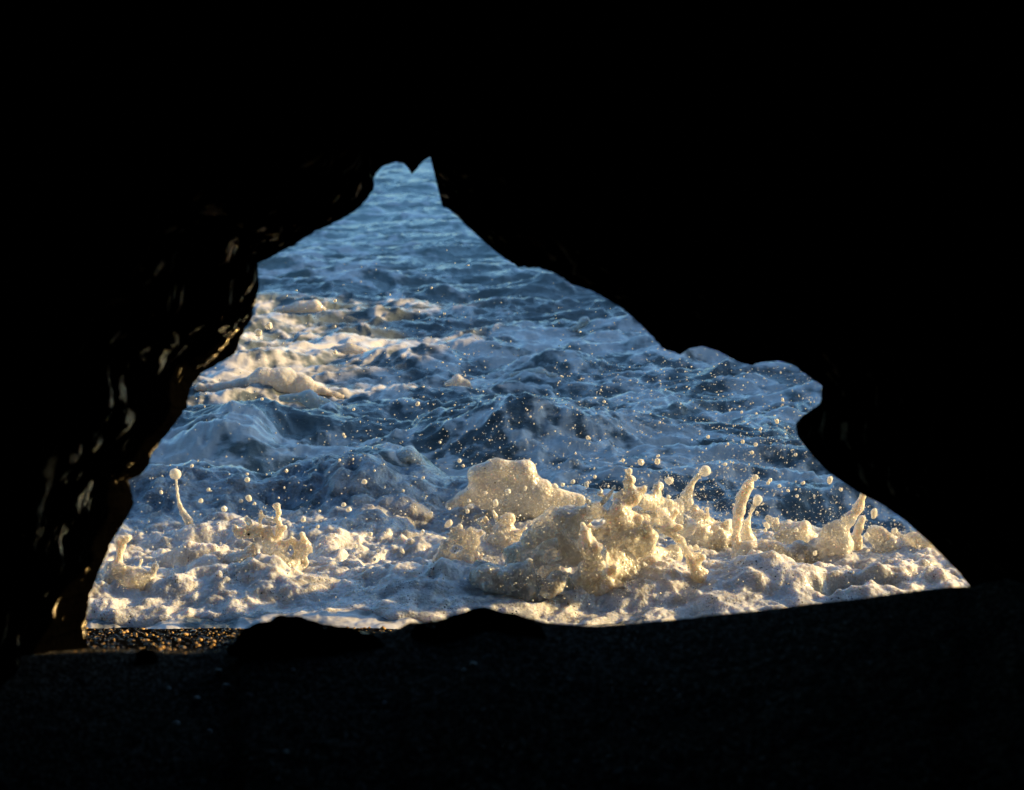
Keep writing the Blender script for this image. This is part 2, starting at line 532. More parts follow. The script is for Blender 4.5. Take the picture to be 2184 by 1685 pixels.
def froth_of(caps, n, seed):
    """clusters of bubbles stuck to the skin of a splash"""
    g = np.random.default_rng(seed + 900); out = []
    big = [c for c in caps if max(c[1], c[3]) > 0.028]
    for _ in range(n):
        a, ra, b, rb = big[g.integers(len(big))]
        u = g.uniform(); c = a + (b - a) * u; r = ra + (rb - ra) * u
        d = g.normal(0, 1, 3); d[1] -= 0.7; d[2] += 0.5; d /= np.linalg.norm(d)
        rr = min(0.007 + g.exponential(0.010), 0.034)
        p = c + d * (r + rr * g.uniform(-0.3, 0.45))
        out.append((p, rr, p + g.normal(0, 0.4, 3) * rr, rr * 0.8))
    return out


def frills_of(caps, n, seed):
    """ragged little tongues and beads thrown off the upper skin of a splash"""
    g = np.random.default_rng(seed + 500); out = []
    for _ in range(n):
        a, ra, b, rb = caps[g.integers(len(caps))]
        u = g.uniform(); c = a + (b - a) * u; r = ra + (rb - ra) * u
        th = g.normal(0.15, 0.75); d = np.array([math.sin(th), g.uniform(-0.5, 0.35), math.cos(th)]); d /= np.linalg.norm(d)
        p0 = c + d * r * 0.7; L = g.uniform(0.02, 0.075) * (0.6 + min(r, 0.1) * 6); r0 = g.uniform(0.007, 0.015)
        p1 = p0 + d * (r * 0.3 + L * 0.5); p2 = p1 + (d + g.normal(0, 0.35, 3)) * L * 0.5
        r1 = r0 * g.uniform(0.5, 0.8); r2 = r0 * g.uniform(0.5, 1.25)
        out += [(p0, r0 * 1.7, p1, r1), (p1, r1, p2, r2)]
    return out


def splash(name, chains, Y, label, cat='splash', group='splashes leaping from the breaking wave', h=0.005, mat=None, drops=None, frills=0, froth=0, **kw):
    caps = caps_px(chains, Y)
    extra = froth_of(caps, froth, kw.get('seed', 0)) if froth else []
    caps += frills_of(caps, frills, kw.get('seed', 0)) + extra
    SKIRTS.extend(q for c_ in caps for q in ((c_[0], c_[1]), (c_[2], c_[3])))
    v, f = sdf_shape(caps, h=h, **kw)
    o = make_mesh(name, v, f, mat or M_SPLASH)
    recentre(o); tag(o, label, cat, group)
    for ch in (drops or []):
        v, f = sdf_shape(caps_px([ch], Y), h=0.004, amp=0.001, k=0.01)
        d = make_mesh('drop', v - np.array(o.location), f, mat or M_DROP, o)
    return o


splash('water_splash', z4([
    [(760, 720, 60), (900, 640, 70), (1050, 590, 75), (1180, 530, 55), (1265, 450, 32), (1312, 385, 22)],
    [(1310, 450, 18), (1350, 410, 11), (1390, 370, 10), (1412, 338, 24)],
    [(1412, 338, 22), (1370, 318, 7)],
    [(1290, 560, 60), (1340, 480, 36), (1430, 445, 35), (1502, 395, 12)],
    [(1430, 450, 36, .1), (1560, 480, 42, .2), (1660, 488, 40, .25), (1700, 490, 28, .25)],
    [(1560, 500, 40, .2), (1680, 560, 60, .3), (1760, 640, 60, .4)],
    [(900, 780, 105, .06), (1060, 775, 120, .06), (1250, 740, 105), (1330, 860, 120), (1290, 980, 120)],
    [(1290, 980, 120), (1400, 960, 110), (1440, 1060, 90)],
    [(1250, 720, 100), (1400, 740, 70), (1470, 790, 45), (1530, 770, 27), (1562, 705, 20)],
    [(1120, 660, 24, -.15), (1132, 700, 28, -.15), (1152, 760, 34, -.14), (1195, 840, 50, -.13), (1200, 960, 80, -.1)],
    [(1330, 480, 30), (1362, 420, 12), (1376, 380, 7)], [(1250, 470, 28), (1232, 430, 12), (1212, 440, 15)], [(1180, 540, 30, -.04), (1150, 480, 12, -.05), (1128, 450, 8, -.05)],
    [(1200, 830, 40, -.09), (1120, 900, 36, -.1), (1085, 970, 40, -.1), (1150, 1060, 70, -.1)],
    [(1150, 1060, 80, -.08), (1300, 1080, 90, -.08), (1420, 1040, 80, -.06)],
    [(1400, 960, 60), (1520, 930, 26), (1600, 880, 20), (1692, 848, 15)],
    [(1480, 985, 30), (1580, 935, 12), (1640, 900, 9)],
    [(1000, 700, 60), (1010, 660, 40)], [(1330, 600, 60), (1390, 640, 50), (1430, 720, 40)],
    [(700, 830, 90, .1), (850, 900, 110, .1)],
    [(1440, 600, 80, .2), (1600, 620, 80, .36)], [(1400, 790, 90, .1), (1540, 850, 60, .16), (1700, 830, 55, .3)],
    [(1200, 1130, 60, -.1), (1400, 1110, 60, -.1), (1000, 1080, 80)],
]), 9.15, 'large cream splash with a torn crown at the middle of the breaking wave', h=0.0045, k=0.022, amp=0.005, freq=29, amp2=0.015, freq2=10, seed=1, frills=30, froth=240,
    drops=z4([[(1405, 283, 21), (1408, 292, 18)]]))

splash('water_splash', z4([
    [(130, 980, 40), (190, 850, 36), (255, 745, 24), (310, 722, 20), (355, 748, 20)],
    [(390, 672, 32), (395, 690, 28)], [(288, 655, 13), (330, 695, 15), (375, 705, 18)], [(462, 678, 18), (415, 712, 18)],
    [(398, 700, 20), (402, 790, 17), (425, 850, 18), (445, 905, 22)],
    [(355, 855, 48), (330, 900, 50)], [(265, 875, 38), (280, 930, 50)], [(330, 1000, 90, .05), (230, 1010, 80, .05)],
]), 9.25, 'thin arched splash with three knobs left of the large splash', k=0.018, amp=0.004, amp2=0.006, seed=2, frills=8, froth=60)

splash('water_splash', z4([
    [(490, 638, 15), (505, 670, 20), (530, 720, 34)], [(600, 622, 33), (595, 690, 40), (610, 760, 70)], [(530, 720, 40), (610, 760, 70)],
    [(690, 700, 40), (640, 790, 90)], [(500, 800, 70), (640, 840, 90)], [(440, 830, 50, .03), (640, 900, 90, .03)]
]), 9.5, 'low froth tuft with two round knobs between arched and large splash', k=0.02, amp=0.005, amp2=0.01, seed=3, frills=9, froth=90)

splash('water_splash', z4([
    [(620, 800, 16), (655, 820, 36), (650, 900, 44)], [(770, 870, 22, -.1), (760, 960, 26, -.1), (775, 1040, 40, -.1)],
    [(430, 960, 30, -.1), (520, 985, 50, -.1), (640, 965, 44, -.1), (700, 940, 30, -.1), (735, 1020, 50, -.1)],
    [(500, 1020, 60, -.08), (760, 1060, 60, -.08)], [(950, 985, 30, -.12), (900, 1040, 60, -.12)],
]), 9.1, 'ragged lip of cream froth with small spikes below the knobbed tuft', k=0.02, amp=0.005, amp2=0.008, seed=4, frills=9, froth=120)

splash('water_jet', z4([
    [(1568, 640, 11), (1650, 662, 22), (1735, 735, 25), (1780, 810, 20), (1800, 870, 20), (1830, 900, 30), (1850, 960, 48)],
    [(1600, 545, 26, .1), (1640, 610, 30, .06), (1665, 650, 26)], [(1890, 930, 22), (1850, 960, 40)],
]), 9.08, 'thin stream of froth curling down to the right of the large splash', 'jet', k=0.02, amp=0.003, seed=5, frills=5)

splash('water_splash', z4([
    [(1835, 545, 18), (1845, 600, 28), (1850, 660, 60)], [(1700, 610, 60), (1850, 660, 60), (1960, 700, 46), (2010, 665, 32)],
    [(1960, 700, 46), (2060, 740, 46)], [(1780, 700, 60), (2000, 780, 60)]
]), 9.85, 'pale froth ridge with one small peak behind the curling stream', k=0.02, amp=0.006, amp2=0.012, seed=6, frills=10, froth=110)

splash('water_jet', z5([
    [(418, 340, 18), (400, 370, 29), (370, 430, 31), (348, 520, 30), (336, 600, 28), (326, 690, 28), (330, 780, 30), (370, 840, 40)],
    [(370, 840, 44), (430, 780, 60), (520, 770, 60), (620, 800, 62), (720, 830, 66)], [(420, 860, 60), (620, 880, 70)],
]), 9.55, 'tall bent finger of foamy water rising from a smooth froth sheet', 'jet', k=0.03, amp=0.0025, amp2=0.006, seed=7, froth=60, drops=z5([[(444, 316, 21), (450, 312, 19)]]))

splash('water_jet', z5([
    [(446, 480, 16), (430, 508, 11), (412, 560, 7), (400, 590, 18), (392, 640, 30), (400, 700, 60)],
]), 9.6, 'big drop on a thin stalk right of the tall bent finger', 'jet', k=0.012, amp=0.0015, seed=8, h=0.004, drops=z5([[(463, 450, 31), (456, 466, 25)]]))

splash('water_jet', z5([
    [(1112, 424, 25), (1085, 500, 28), (1030, 570, 30), (970, 640, 40), (915, 710, 60), (890, 800, 90)],
    [(960, 720, 40), (955, 800, 50), (960, 880, 50), (1010, 930, 40)],
    [(800, 800, 66), (900, 850, 90), (760, 860, 60)], [(700, 800, 50), (800, 830, 70)],
    [(1010, 930, 40), (1100, 930, 30), (1160, 870, 36)],
]), 9.55, 'thick slanting finger of water leaning to the right over its broad root', 'jet', k=0.028, amp=0.003, amp2=0.008, seed=9, frills=4, froth=90)

splash('water_jet', z5([
    [(1107, 570, 25), (1085, 630, 23), (1055, 690, 25), (1010, 760, 44), (1000, 840, 50)], [(1097, 685, 12), (1092, 730, 14), (1080, 790, 30)],
]), 9.65, 'shorter rounded finger of water behind the thick slanting one', 'jet', k=0.02, amp=0.002, amp2=0.003, seed=10)

splash('water_splash', z5([
    [(1240, 648, 18), (1238, 690, 42), (1240, 760, 70)], [(1240, 760, 60), (1340, 760, 50), (1430, 725, 34), (1500, 715, 34), (1580, 740, 50)],
    [(1360, 830, 50, -.04), (1300, 860, 60, -.04)], [(1195, 870, 36, -.06), (1190, 930, 44, -.06)], [(1450, 800, 60), (1600, 830, 60), (1680, 900, 50)],
    [(1300, 800, 70), (1500, 860, 70)],
]), 9.6, 'cone shaped froth peak with a long foam shoulder at far right', k=0.022, amp=0.005, amp2=0.012, seed=11, frills=9, froth=120)

splash('water_splash', z5([
    [(560, 586, 26), (580, 570, 14)], [(575, 600, 12), (588, 650, 8), (592, 700, 8), (600, 760, 16), (610, 800, 40)],
    [(640, 690, 40), (690, 680, 44), (760, 730, 50)], [(590, 760, 50), (760, 790, 60)],
]), 9.75, 'scalloped froth lip with a blob on a thread right of the tall finger', k=0.02, amp=0.004, amp2=0.006, seed=12, h=0.0045, frills=7, froth=60)

splash('water_splash', z3([
    [(1205, 900, 100), (1150, 950, 80), (1280, 940, 80), (1330, 960, 50)], [(1205, 900, 90), (1200, 820, 46), (1170, 760, 28), (1160, 705, 20), (1168, 688, 14)],
    [(1076, 790, 16), (1060, 830, 32), (1030, 880, 60), (950, 910, 80)],
    [(1212, 560, 22), (1222, 600, 14), (1216, 640, 12), (1232, 690, 12), (1218, 740, 11), (1240, 790, 30)],
    [(1120, 590, 12), (1113, 640, 8), (1122, 700, 9), (1132, 740, 11), (1150, 800, 24)], [(1222, 640, 9), (1170, 640, 8), (1120, 610, 9)],
    [(1250, 790, 30), (1300, 755, 12), (1350, 775, 10), (1395, 795, 10), (1418, 830, 7)], [(1300, 760, 12), (1340, 830, 24), (1310, 900, 40)],
    [(1385, 765, 8), (1372, 830, 10), (1385, 895, 12)], [(1372, 830, 10), (1340, 850, 14)], [(1066, 905, 14), (1075, 960, 18), (1120, 985, 40)], [(1066, 905, 12), (1110, 860, 24)],
    [(1062, 718, 20), (1040, 728, 14), (985, 714, 5)], [(1062, 718, 14), (1110, 735, 7)],
]), 9.35, 'spiky crown of golden splash with thin glassy strands at left', h=0.004, k=0.016, amp=0.004, freq=34, amp2=0.003, freq2=14, seed=13, frills=10, froth=45,
    drops=z3([[(1047, 512, 19), (1052, 520, 16)], [(1003, 530, 13), (1006, 530, 12)], [(1082, 545, 9), (1086, 548, 8)]]))

splash('water_jet', z3([
    [(272, 752, 14), (295, 775, 20), (302, 815, 21), (292, 870, 20), (284, 930, 30), (270, 1000, 60), (240, 1050, 80)], [(270, 1000, 60), (400, 990, 70), (460, 1060, 70)]
]), 9.12, 'hooked froth finger beside the left cave wall', 'jet', k=0.025, amp=0.003, amp2=0.008, seed=14, frills=5, froth=70)

splash('water_jet', z3([
    [(626, 400, 8), (632, 460, 7), (636, 500, 8), (645, 550, 11), (668, 600, 18), (700, 650, 28)],
]), 9.85, 'slim stalk of water topped by a round ball at upper left', 'jet', k=0.01, amp=0.0012, seed=15, h=0.004, drops=z3([[(620, 374, 33), (626, 376, 32)]]))

splash('water_jet', z4([
    [(1850, 312, 18), (1815, 350, 15), (1790, 400, 26), (1770, 450, 40), (1760, 520, 60)],
]), 9.9, 'faint slanting stalk with a round ball above the froth ridge', 'jet', k=0.01, amp=0.0012, seed=16, h=0.0045, drops=z4([[(1892, 283, 37), (1888, 287, 35)]]))

# froth heaps: dome on the wave lip and lumps riding farther out
splash('foam_heap', z4([
    [(440, 310, 70), (560, 280, 70), (660, 285, 56), (735, 285, 68)], [(735, 290, 66), (760, 320, 45)], [(560, 340, 72), (450, 400, 55), (340, 460, 38), (260, 500, 30)], [(480, 470, 60), (700, 510, 70), (920, 560, 55)], [(600, 420, 70), (620, 520, 80)],
    [(700, 350, 60), (860, 400, 50), (960, 450, 46), (1090, 470, 40)], [(560, 400, 90), (800, 450, 80), (1000, 510, 70)],
]), 10.0, 'three lobed foam dome standing on the wave lip in the middle', 'foam heap', 'foam heaps riding on the sea', h=0.0065, k=0.03, amp=0.003, amp2=0.008, seed=17)

splash('foam_heap', [[(700, 985, 8), (700, 1000, 20)], [(770, 975, 12), (785, 995, 30)], [(815, 990, 22), (870, 985, 26), (885, 1000, 22)], [(700, 1010, 24), (880, 1020, 40)]],
       10.55, 'low bluish foam lip with a square knob left of the dome', 'foam heap', 'foam heaps riding on the sea', h=0.0065, k=0.03, amp=0.003, amp2=0.006, seed=18)


def heap(chain, py_base, label, seed, k=0.06, amp=0.006, amp2=0.02, lift=0.0):
    px = sum(p[0] for p in chain[0]) / len(chain[0])
    Y = float(on_z(px, py_base, lift)[1])
    return splash('foam_heap', chain, Y, label, 'foam heap', 'foam heaps riding on the sea', h=0.009 * Y / 14, mat=M_HEAP, k=k, amp=amp, freq=14, amp2=amp2, freq2=5, seed=seed)


heap([[(425, 826, 7), (470, 828, 7), (515, 820, 10), (560, 808, 18), (605, 808, 20), (650, 818, 17), (690, 834, 9), (730, 846, 5)], [(560, 826, 18), (660, 836, 14)]], 845,
     'long cream foam mound glowing in the sun on the left', 20)
heap([[(490, 878, 9), (520, 876, 12), (550, 880, 8)], [(540, 890, 9), (565, 898, 7)]], 900, 'small bright foam lump just above the dark water hump', 21)
heap([[(590, 664, 5), (640, 654, 12), (670, 652, 12), (692, 660, 6)]], 668, 'rounded grey foam mound with glowing rim farthest out at left', 22)
heap([[(672, 764, 6), (715, 750, 9), (745, 744, 10), (790, 756, 6)]], 762, 'twin foam bumps on the far sunlit streak', 23)
heap([[(1190, 722, 4), (1222, 706, 8), (1244, 688, 9), (1250, 684, 7)]], 716, 'upright foam horn curling on the right end of far streak', 24)
heap([[(950, 820, 5), (975, 812, 9), (995, 818, 7), (1005, 826, 4)]], 828, 'little foam lump with a bright tip beyond the wave', 25)
heap([[(1090, 800, 6), (1150, 798, 10), (1185, 806, 8), (1200, 812, 4)]], 812, 'flat foam patch at the right tip of the sunlit streaks', 26)
heap([[(600, 850, 8), (660, 846, 12), (700, 860, 10)], [(660, 858, 14), (770, 880, 12)]], 880, 'bubbly bluish foam mound in front of the long cream one', 27)

# ------------------------------------------------------------------ the froth carpet near the shore
def dome_field(X, Y, x0, y0, dx, dy, n, rlo, rhi, hk, prob, seed, ax=1.5):
    g = np.random.default_rng(seed)
    H = np.zeros_like(X); k = 0; tries = 0
    nr, nc = X.shape
    while k < n and tries < n * 6:
        tries += 1
        cx = g.uniform(X.min(), X.max()); cy = g.uniform(Y.min(), Y.max())
        if g.uniform() > prob(cx, cy):
            continue
        k += 1
        r = rlo * (rhi / rlo) ** (g.uniform() ** 1.7)
        a = r * g.uniform(0.8, ax); b = r * g.uniform(0.6, 1.0)
        th = g.normal(0, 0.35); ct, sn = math.cos(th), math.sin(th)
        m = max(a, b) * 1.05 + 0.075
        i0 = max(0, int((cy - m - y0) / dy)); i1 = min(nr, int((cy + m - y0) / dy) + 2)
        j0 = max(0, int((cx - m - x0) / dx)); j1 = min(nc, int((cx + m - x0) / dx) + 2)
        if i1 <= i0 or j1 <= j0:
            continue
        xs = X[i0:i1, j0:j1] - cx; yv = Y[i0:i1, j0:j1] - cy
        q = ((xs * ct + yv * sn) / a) ** 2 + ((-xs * sn + yv * ct) / b) ** 2
        d = hk * r * g.uniform(0.6, 1.2) * np.sqrt(np.clip(1 - q, 0, 1))
        H[i0:i1, j0:j1] = np.maximum(H[i0:i1, j0:j1], d)
    return H


fx0, fx1, fy0, fy1, fdx, fdy = -2.6, 2.7, 8.45, 11.0, 0.0052, 0.0065
fx = np.arange(fx0, fx1, fdx); fy = np.arange(fy0, fy1, fdy)
FX, FY = np.meshgrid(fx, fy)
wxx = FX + 0.04 * perlin2(FX * 5, FY * 5, 70) + 0.004 * perlin2(FX * 22, FY * 22, 71)
wyy = FY + 0.04 * perlin2(FX * 5, FY * 5, 72) + 0.004 * perlin2(FX * 22, FY * 22, 73)
pr = lambda x, y: 1.0 if y < 10.2 else 0.75
D1 = dome_field(wxx, wyy, fx0, fy0, fdx, fdy, 230, 0.06, 0.22, 0.36, pr, 81, 3.4)
D2 = dome_field(wxx, wyy, fx0, fy0, fdx, fdy, 2200, 0.022, 0.075, 0.6, pr, 82, 2.2)
D3 = dome_field(FX, FY, fx0, fy0, fdx, fdy, 13000, 0.008, 0.026, 0.8, lambda x, y: 1.0 if y < 9.9 else 0.6, 83, 1.15)
lump = 0.03 * fbm2(FX * 2.2, FY * 2.6, 4, 84)
nearf = 1 - smooth(9.7, 10.3, FY)
berm = 0.045 * np.exp(-((FY - 9.1) / 0.22) ** 2) * (1 + 1.5 * fbm2(FX * 1.7, FY * 1.7, 2, 89))
thick = 0.030 + lump + berm + D1 * (0.55 + 0.45 * nearf) + 0.75 * D2 * (0.65 + 0.35 * nearf) + 0.5 * D3 * (0.4 + 0.6 * nearf)
front = 8.78 + 0.10 * fbm2(FX * 2.2, FY * 3, 3, 85) + 0.03 * perlin2(FX * 9, FY * 9, 86)
fmask = 0.35 * smooth(0, 0.05, FY - front) + 0.65 * smooth(0, 0.42, FY - front)
backl = 10.78 + 0.3 * fbm2(FX * 1.6, FY * 1.2 + 3, 4, 87)
bmask = smooth(0, 0.45, backl - FY)
holes = smooth(-0.30, 0.05, fbm2(FX * 2.0, FY * 2.6, 4, 88) + 0.42 * nearf + 0.05)
SEA = sea_height(FX, FY) * smooth(8.25, 9.0, FY) - 0.05 * (1 - smooth(8.3, 9.0, FY))
m_ = fmask * bmask * (0.25 + 0.75 * holes)
FZ = SEA + thick * m_ - 0.035 * (1 - np.minimum(1, m_ * 6)) + 0.0
sandy = (1 - smooth(8.9, 9.35, FY)) * 0.9 + 0.18 * nearf
thinv = np.clip((1 - holes) * 1.0 + 0.55 * (1 - nearf), 0, 0.9)
# froth piles up round the foot of every splash
PILE = np.full(FX.shape, -0.1)
for p_, r_ in SKIRTS:
    if r_ < 0.03 or p_[2] - r_ > 0.03 or not (8.5 < p_[1] < 10.5):
        continue
    rr_ = 1.25 * r_ + 0.05
    j0 = max(0, int((p_[0] - 3 * rr_ - fx0) / fdx)); j1 = min(len(fx), int((p_[0] + 3 * rr_ - fx0) / fdx))
    i0 = max(0, int((p_[1] - 3 * rr_ - fy0) / fdy)); i1 = min(len(fy), int((p_[1] + 3 * rr_ - fy0) / fdy))
    if j1 <= j0 or i1 <= i0:
        continue
    w_ = (slice(i0, i1), slice(j0, j1))
    q_ = ((wxx[w_] - p_[0]) ** 2 + (wyy[w_] - p_[1] + 0.02) ** 2) / rr_ ** 2
    PILE[w_] = np.maximum(PILE[w_], (min(p_[2] + 0.1 * r_, 0.085) + 0.1) * np.exp(-q_) - 0.1)
PILE = PILE + 0.45 * D2 + 0.4 * D3
FZ = np.where(m_ > 0.05, -smin(-FZ, -(PILE * m_ - 0.08 * (1 - m_)), 0.03), FZ)
keep = (m_ > 0.02).ravel()
ff = grid_faces(*FX.shape)
ff = ff[keep[ff].all(1)]
used = np.unique(ff); remap = np.full(FX.size, -1); remap[used] = np.arange(len(used))
V = np.stack([FX, FY, FZ], -1).reshape(-1, 3)
o = make_mesh('sea_foam', V[used], remap[ff], M_FOAM, attrs={'sandy': sandy.ravel()[used], 'thin': thinv.ravel()[used]})
o['kind'] = 'stuff'
o['label'] = 'bubbling cream and violet sea foam covering the water at the shore'


# ------------------------------------------------------------------ drops in the air
D = []
for x, y, r in [(930, 380, 17), (1045, 353, 16), (1480, 228, 21), (1585, 222, 18), (1590, 187, 10), (1660, 345, 25), (1365, 215, 12), (1185, 320, 12), (1130, 372, 14), (320, 218, 13),
                (343, 250, 10), (380, 475, 13), (487, 425, 12), (250, 622, 22), (370, 543, 13), (255, 525, 9), (137, 550, 9), (630, 415, 20), (550, 487, 18), (985, 890, 20), (820, 930, 20), (868, 873, 15),
                (1050, 828, 14), (265, 940, 20), (310, 930, 20), (1830, 775, 20), (2015, 1025, 20), (1905, 860, 18), (2170, 1130, 20), (1795, 480, 18), (2020, 240, 10), (740, 395, 12), (1140, 70, 12), (1910, 65, 12)]:
    D.append((873.6 + x / 3, 910 + y / 3, r / 3))
for x, y, r in [(450, 110, 13), (370, 93, 12), (427, 160, 12), (262, 232, 12), (480, 15, 10), (908, 330, 18), (540, 330, 12), (527, 348, 12), (597, 365, 12), (650, 395, 10), (975, 388, 12), (705, 427, 10),
                (48, 465, 20), (1180, 535, 20), (1135, 670, 18), (1310, 645, 16), (518, 608, 16), (510, 640, 12), (458, 530, 10), (700, 638, 15), (80, 748, 20), (155, 828, 18), (258, 985, 20),
                (463, 880, 18), (525, 912, 24), (468, 1025, 15), (408, 1090, 22), (438, 1105, 18), (1075, 997, 20), (1085, 1040, 22), (812, 427, 8), (35, 1122, 15), (293, 1090, 10), (1145, 763, 10)]:
    D.append((1456 + x * .3457, 910 + y * .3457, r * .3457))
for x, y, r in [(905, 577, 18), (1040, 407, 16), (1040, 375, 9), (718, 327, 10), (815, 465, 12), (770, 530, 14), (540, 480, 10), (1033, 630, 10), (1023, 655, 7), (1720, 418, 16), (1600, 553, 15), (1630, 580, 18),
                (1365, 640, 15), (1450, 680, 10), (1460, 590, 8), (1755, 725, 14), (1670, 793, 12), (1800, 822, 12), (1835, 825, 12), (1940, 820, 12), (2060, 705, 10), (2110, 600, 8), (1268, 355, 10), (2063, 395, 9),
                (2160, 190, 8), (1690, 850, 12), (1780, 870, 10)]:
    D.append((145.6 + x * .3671, 873.6 + y * .3671, r * .3671))
for x, y, r in [(1105, 1140, 24), (1165, 1100, 22), (1550, 1255, 14), (2030, 1553, 12), (1550, 955, 10)]:
    D.append((145.6 + x * .3671, 291 + y * .3671, r * .3671))
named = {(145.6 + 1105 * .3671): 'larger of two cream drops side by side near the left rock edge', (145.6 + 1165 * .3671): 'upper of two cream drops side by side near the left rock edge',
         (1456 + 908 * .3457): 'round drop hanging alone near the right rock edge', (873.6 + 1660 / 3): 'biggest round drop above the froth ridge on the right'}
vi, fi = icosphere(3)
dropmesh = []
for k in range(5):
    nz = perlin3(vi[:, 0] * 1.2 + k * 9, vi[:, 1] * 1.2, vi[:, 2] * 1.2, k)
    tmp = make_mesh('water_droplet', vi * (1 + 0.30 * nz[:, None]) * np.array([1, 1, (1.0, 1.1, 1.25, 0.95, 1.5)[k]]), fi, M_DROP)
    dropmesh.append(tmp.data); bpy.data.objects.remove(tmp)


def droplet(p, r, lab=None):
    d = bpy.data.objects.new('water_droplet', random.choice(dropmesh)); C.objects.link(d)
    d.location = [float(q) for q in p]; d.scale = (r, r, r * random.uniform(0.9, 1.15))
    d.rotation_euler = (random.gauss(0, 0.5), random.gauss(0, 0.5), random.uniform(0, 6))
    tag(d, lab or 'small cream coloured water drop flying in the air above the waves', 'water drop', 'water drops flying above the surf')


for px, py, r in D:
    Y = 9.3 + random.uniform(-0.25, 0.4)
    droplet(at_y(px, py, Y), r * unit(Y), named.get(px))
nd = len(D)
dots = []
while nd < 250:
    px = random.uniform(250, 2000); py = random.choice([random.gauss(1120, 90), random.gauss(1000, 110), random.uniform(830, 1250)])
    if random.random() > 0.35 + 0.65 * (px > 1150):
        continue
    Y = random.uniform(8.8, 9.8)
    p = at_y(px, py, Y)
    if p[2] < 0.1:
        continue
    droplet(p, min(1.0 + random.expovariate(1.2), 4.5) * unit(Y)); nd += 1

# fine spray: uncounted specks of water
vs, fs = icosphere(1)
P, RR = [], []
N = 11500
g = np.random.default_rng(77)
while len(P) < N:
    px = g.uniform(180, 2080); py = g.choice([g.uniform(560, 1300), g.normal(1150, 110), g.normal(950, 160)])
    if g.uniform() > 0.25 + 0.75 * smooth(600, 1500, px) * smooth(500, 900, py) + 0.3 * smooth(1050, 1200, py):
        continue
    if g.uniform() > smooth(-0.60, 0.40, float(fbm2(np.array(px / 150.0), np.array(py / 110.0), 3, 140))):
        continue
    Y = g.uniform(8.6, 10.6)
    p = at_y(px, py, Y)
    if p[2] < 0.06:
        continue
    P.append(p); RR.append((0.25 + 0.50 * g.exponential()) * unit(Y))
SK = [(p_, r_) for p_, r_ in SKIRTS if 8.6 < p_[1] < 10.2]
for _ in range(7000):
    p_, r_ = SK[g.integers(len(SK))]
    d_ = g.normal(0, 1, 3); d_ /= np.linalg.norm(d_)
    d_[2] = abs(d_[2]) * 1.1
    q_ = p_ + d_ * (r_ * g.uniform(0.95, 1.3) + g.exponential(0.05)) + np.array([0, -0.02, 0])
    P.append(q_); RR.append((0.3 + 0.5 * g.exponential()) * unit(9.3))
N = len(P)
P = np.array(P); RR = np.minimum(np.array(RR), 0.0034)
V = (vs[None] * RR[:, None, None] * np.exp(g.normal(0, 0.28, (N, 1, 3))) * (1 + 0.2 * g.normal(size=(N, len(vs), 1))) + P[:, None]).reshape(-1, 3)
F_ = (fs[None] + (np.arange(N) * len(vs))[:, None, None]).reshape(-1, 3)
o = make_mesh('spray', V, F_, M_DROP); o['kind'] = 'stuff'; o['label'] = 'fine mist of sparkling water specks in the air'

# ------------------------------------------------------------------ cave rock
LEFT = [(186, 1391), (184, 1325), (190, 1274), (208, 1226), (224, 1190), (239, 1153), (256, 1127), (274, 1098), (286, 1075), (283, 1057), (274, 1024), (300, 1013), (320, 987), (325, 965), (351, 932), (373, 906),
        (391, 877), (399, 871), (404, 834), (410, 820), (428, 798), (465, 776), (502, 754), (513, 721), (524, 699), (537, 681), (542, 651), (553, 614), (551, 585), (550, 563), (571, 552), (593, 541), (634, 519),
        (674, 493), (722, 471), (755, 453), (784, 424), (799, 398)]
TOP = [(797, 380), (803, 368), (820, 352), (845, 346), (862, 350), (872, 360), (878, 372), (890, 360), (904, 342), (916, 336), (930, 338), (937, 345), (938, 380), (943, 440), (960, 447), (985, 472), (1020, 505),
       (1060, 540), (1105, 570), (1150, 572), (1185, 583), (1220, 607), (1255, 618), (1290, 636), (1330, 660), (1370, 695), (1412, 742), (1450, 757), (1470, 743), (1500, 739), (1535, 750), (1570, 770), (1600, 781),
       (1622, 773), (1660, 770), (1690, 778), (1720, 800), (1752, 823), (1753, 850), (1748, 862), (1710, 888), (1697, 905), (1700, 930), (1735, 975), (1770, 1010), (1830, 1050), (1880, 1075), (1930, 1110),
       (1975, 1150), (2010, 1185), (2045, 1220), (2068, 1250)]
BOT = [(2110, 1320), (2120, 1420), (2000, 1500), (1500, 1540), (900, 1545), (350, 1530), (190, 1470)]
OUT = np.array(LEFT + TOP + BOT, float)
seg = np.linalg.norm(np.roll(OUT, -1, 0) - OUT, axis=1); cum = np.concatenate([[0], np.cumsum(seg)])
NP_ = 1300
q = np.linspace(0, cum[-1], NP_, endpoint=False)
cl = np.vstack([OUT, OUT[:1]])
ox = np.interp(q, cum, cl[:, 0]); oy = np.interp(q, cum, cl[:, 1])
ctr = np.array([1080.0, 1000.0])
ang = np.arctan2(oy - ctr[1], ox - ctr[0]); rad = np.hypot(ox - ctr[0], oy - ctr[1])
rad = rad + 1.6 * perlin2(q / 5.0, 0 * q, 89) + 3.0 * perlin2(q / 11.0, 0 * q, 90) + 3.0 * perlin2(q / 28.0, 0 * q, 91)
ux, uy = np.cos(ang), np.sin(ang)


def csmooth(a, w):
    k = np.hanning(2 * w + 1); k /= k.sum()
    return np.convolve(np.concatenate([a[-w:], a, a[:w]]), k, 'valid')


YR = 5.5
ydep = YR + 0.22 * csmooth(perlin2(q / 300.0, 0 * q, 92), 20) + 0.05 * perlin2(q / 60.0, 0 * q, 93)
rings = []


def ring_px(dd, e, b):
    r = rad * (1 - b) + csmooth(rad, 90) * b + e
    r = np.maximum(r, rad + 0.6 * e)
    return at_y(ctr[0] + r * ux, ctr[1] + r * uy, ydep + dd)


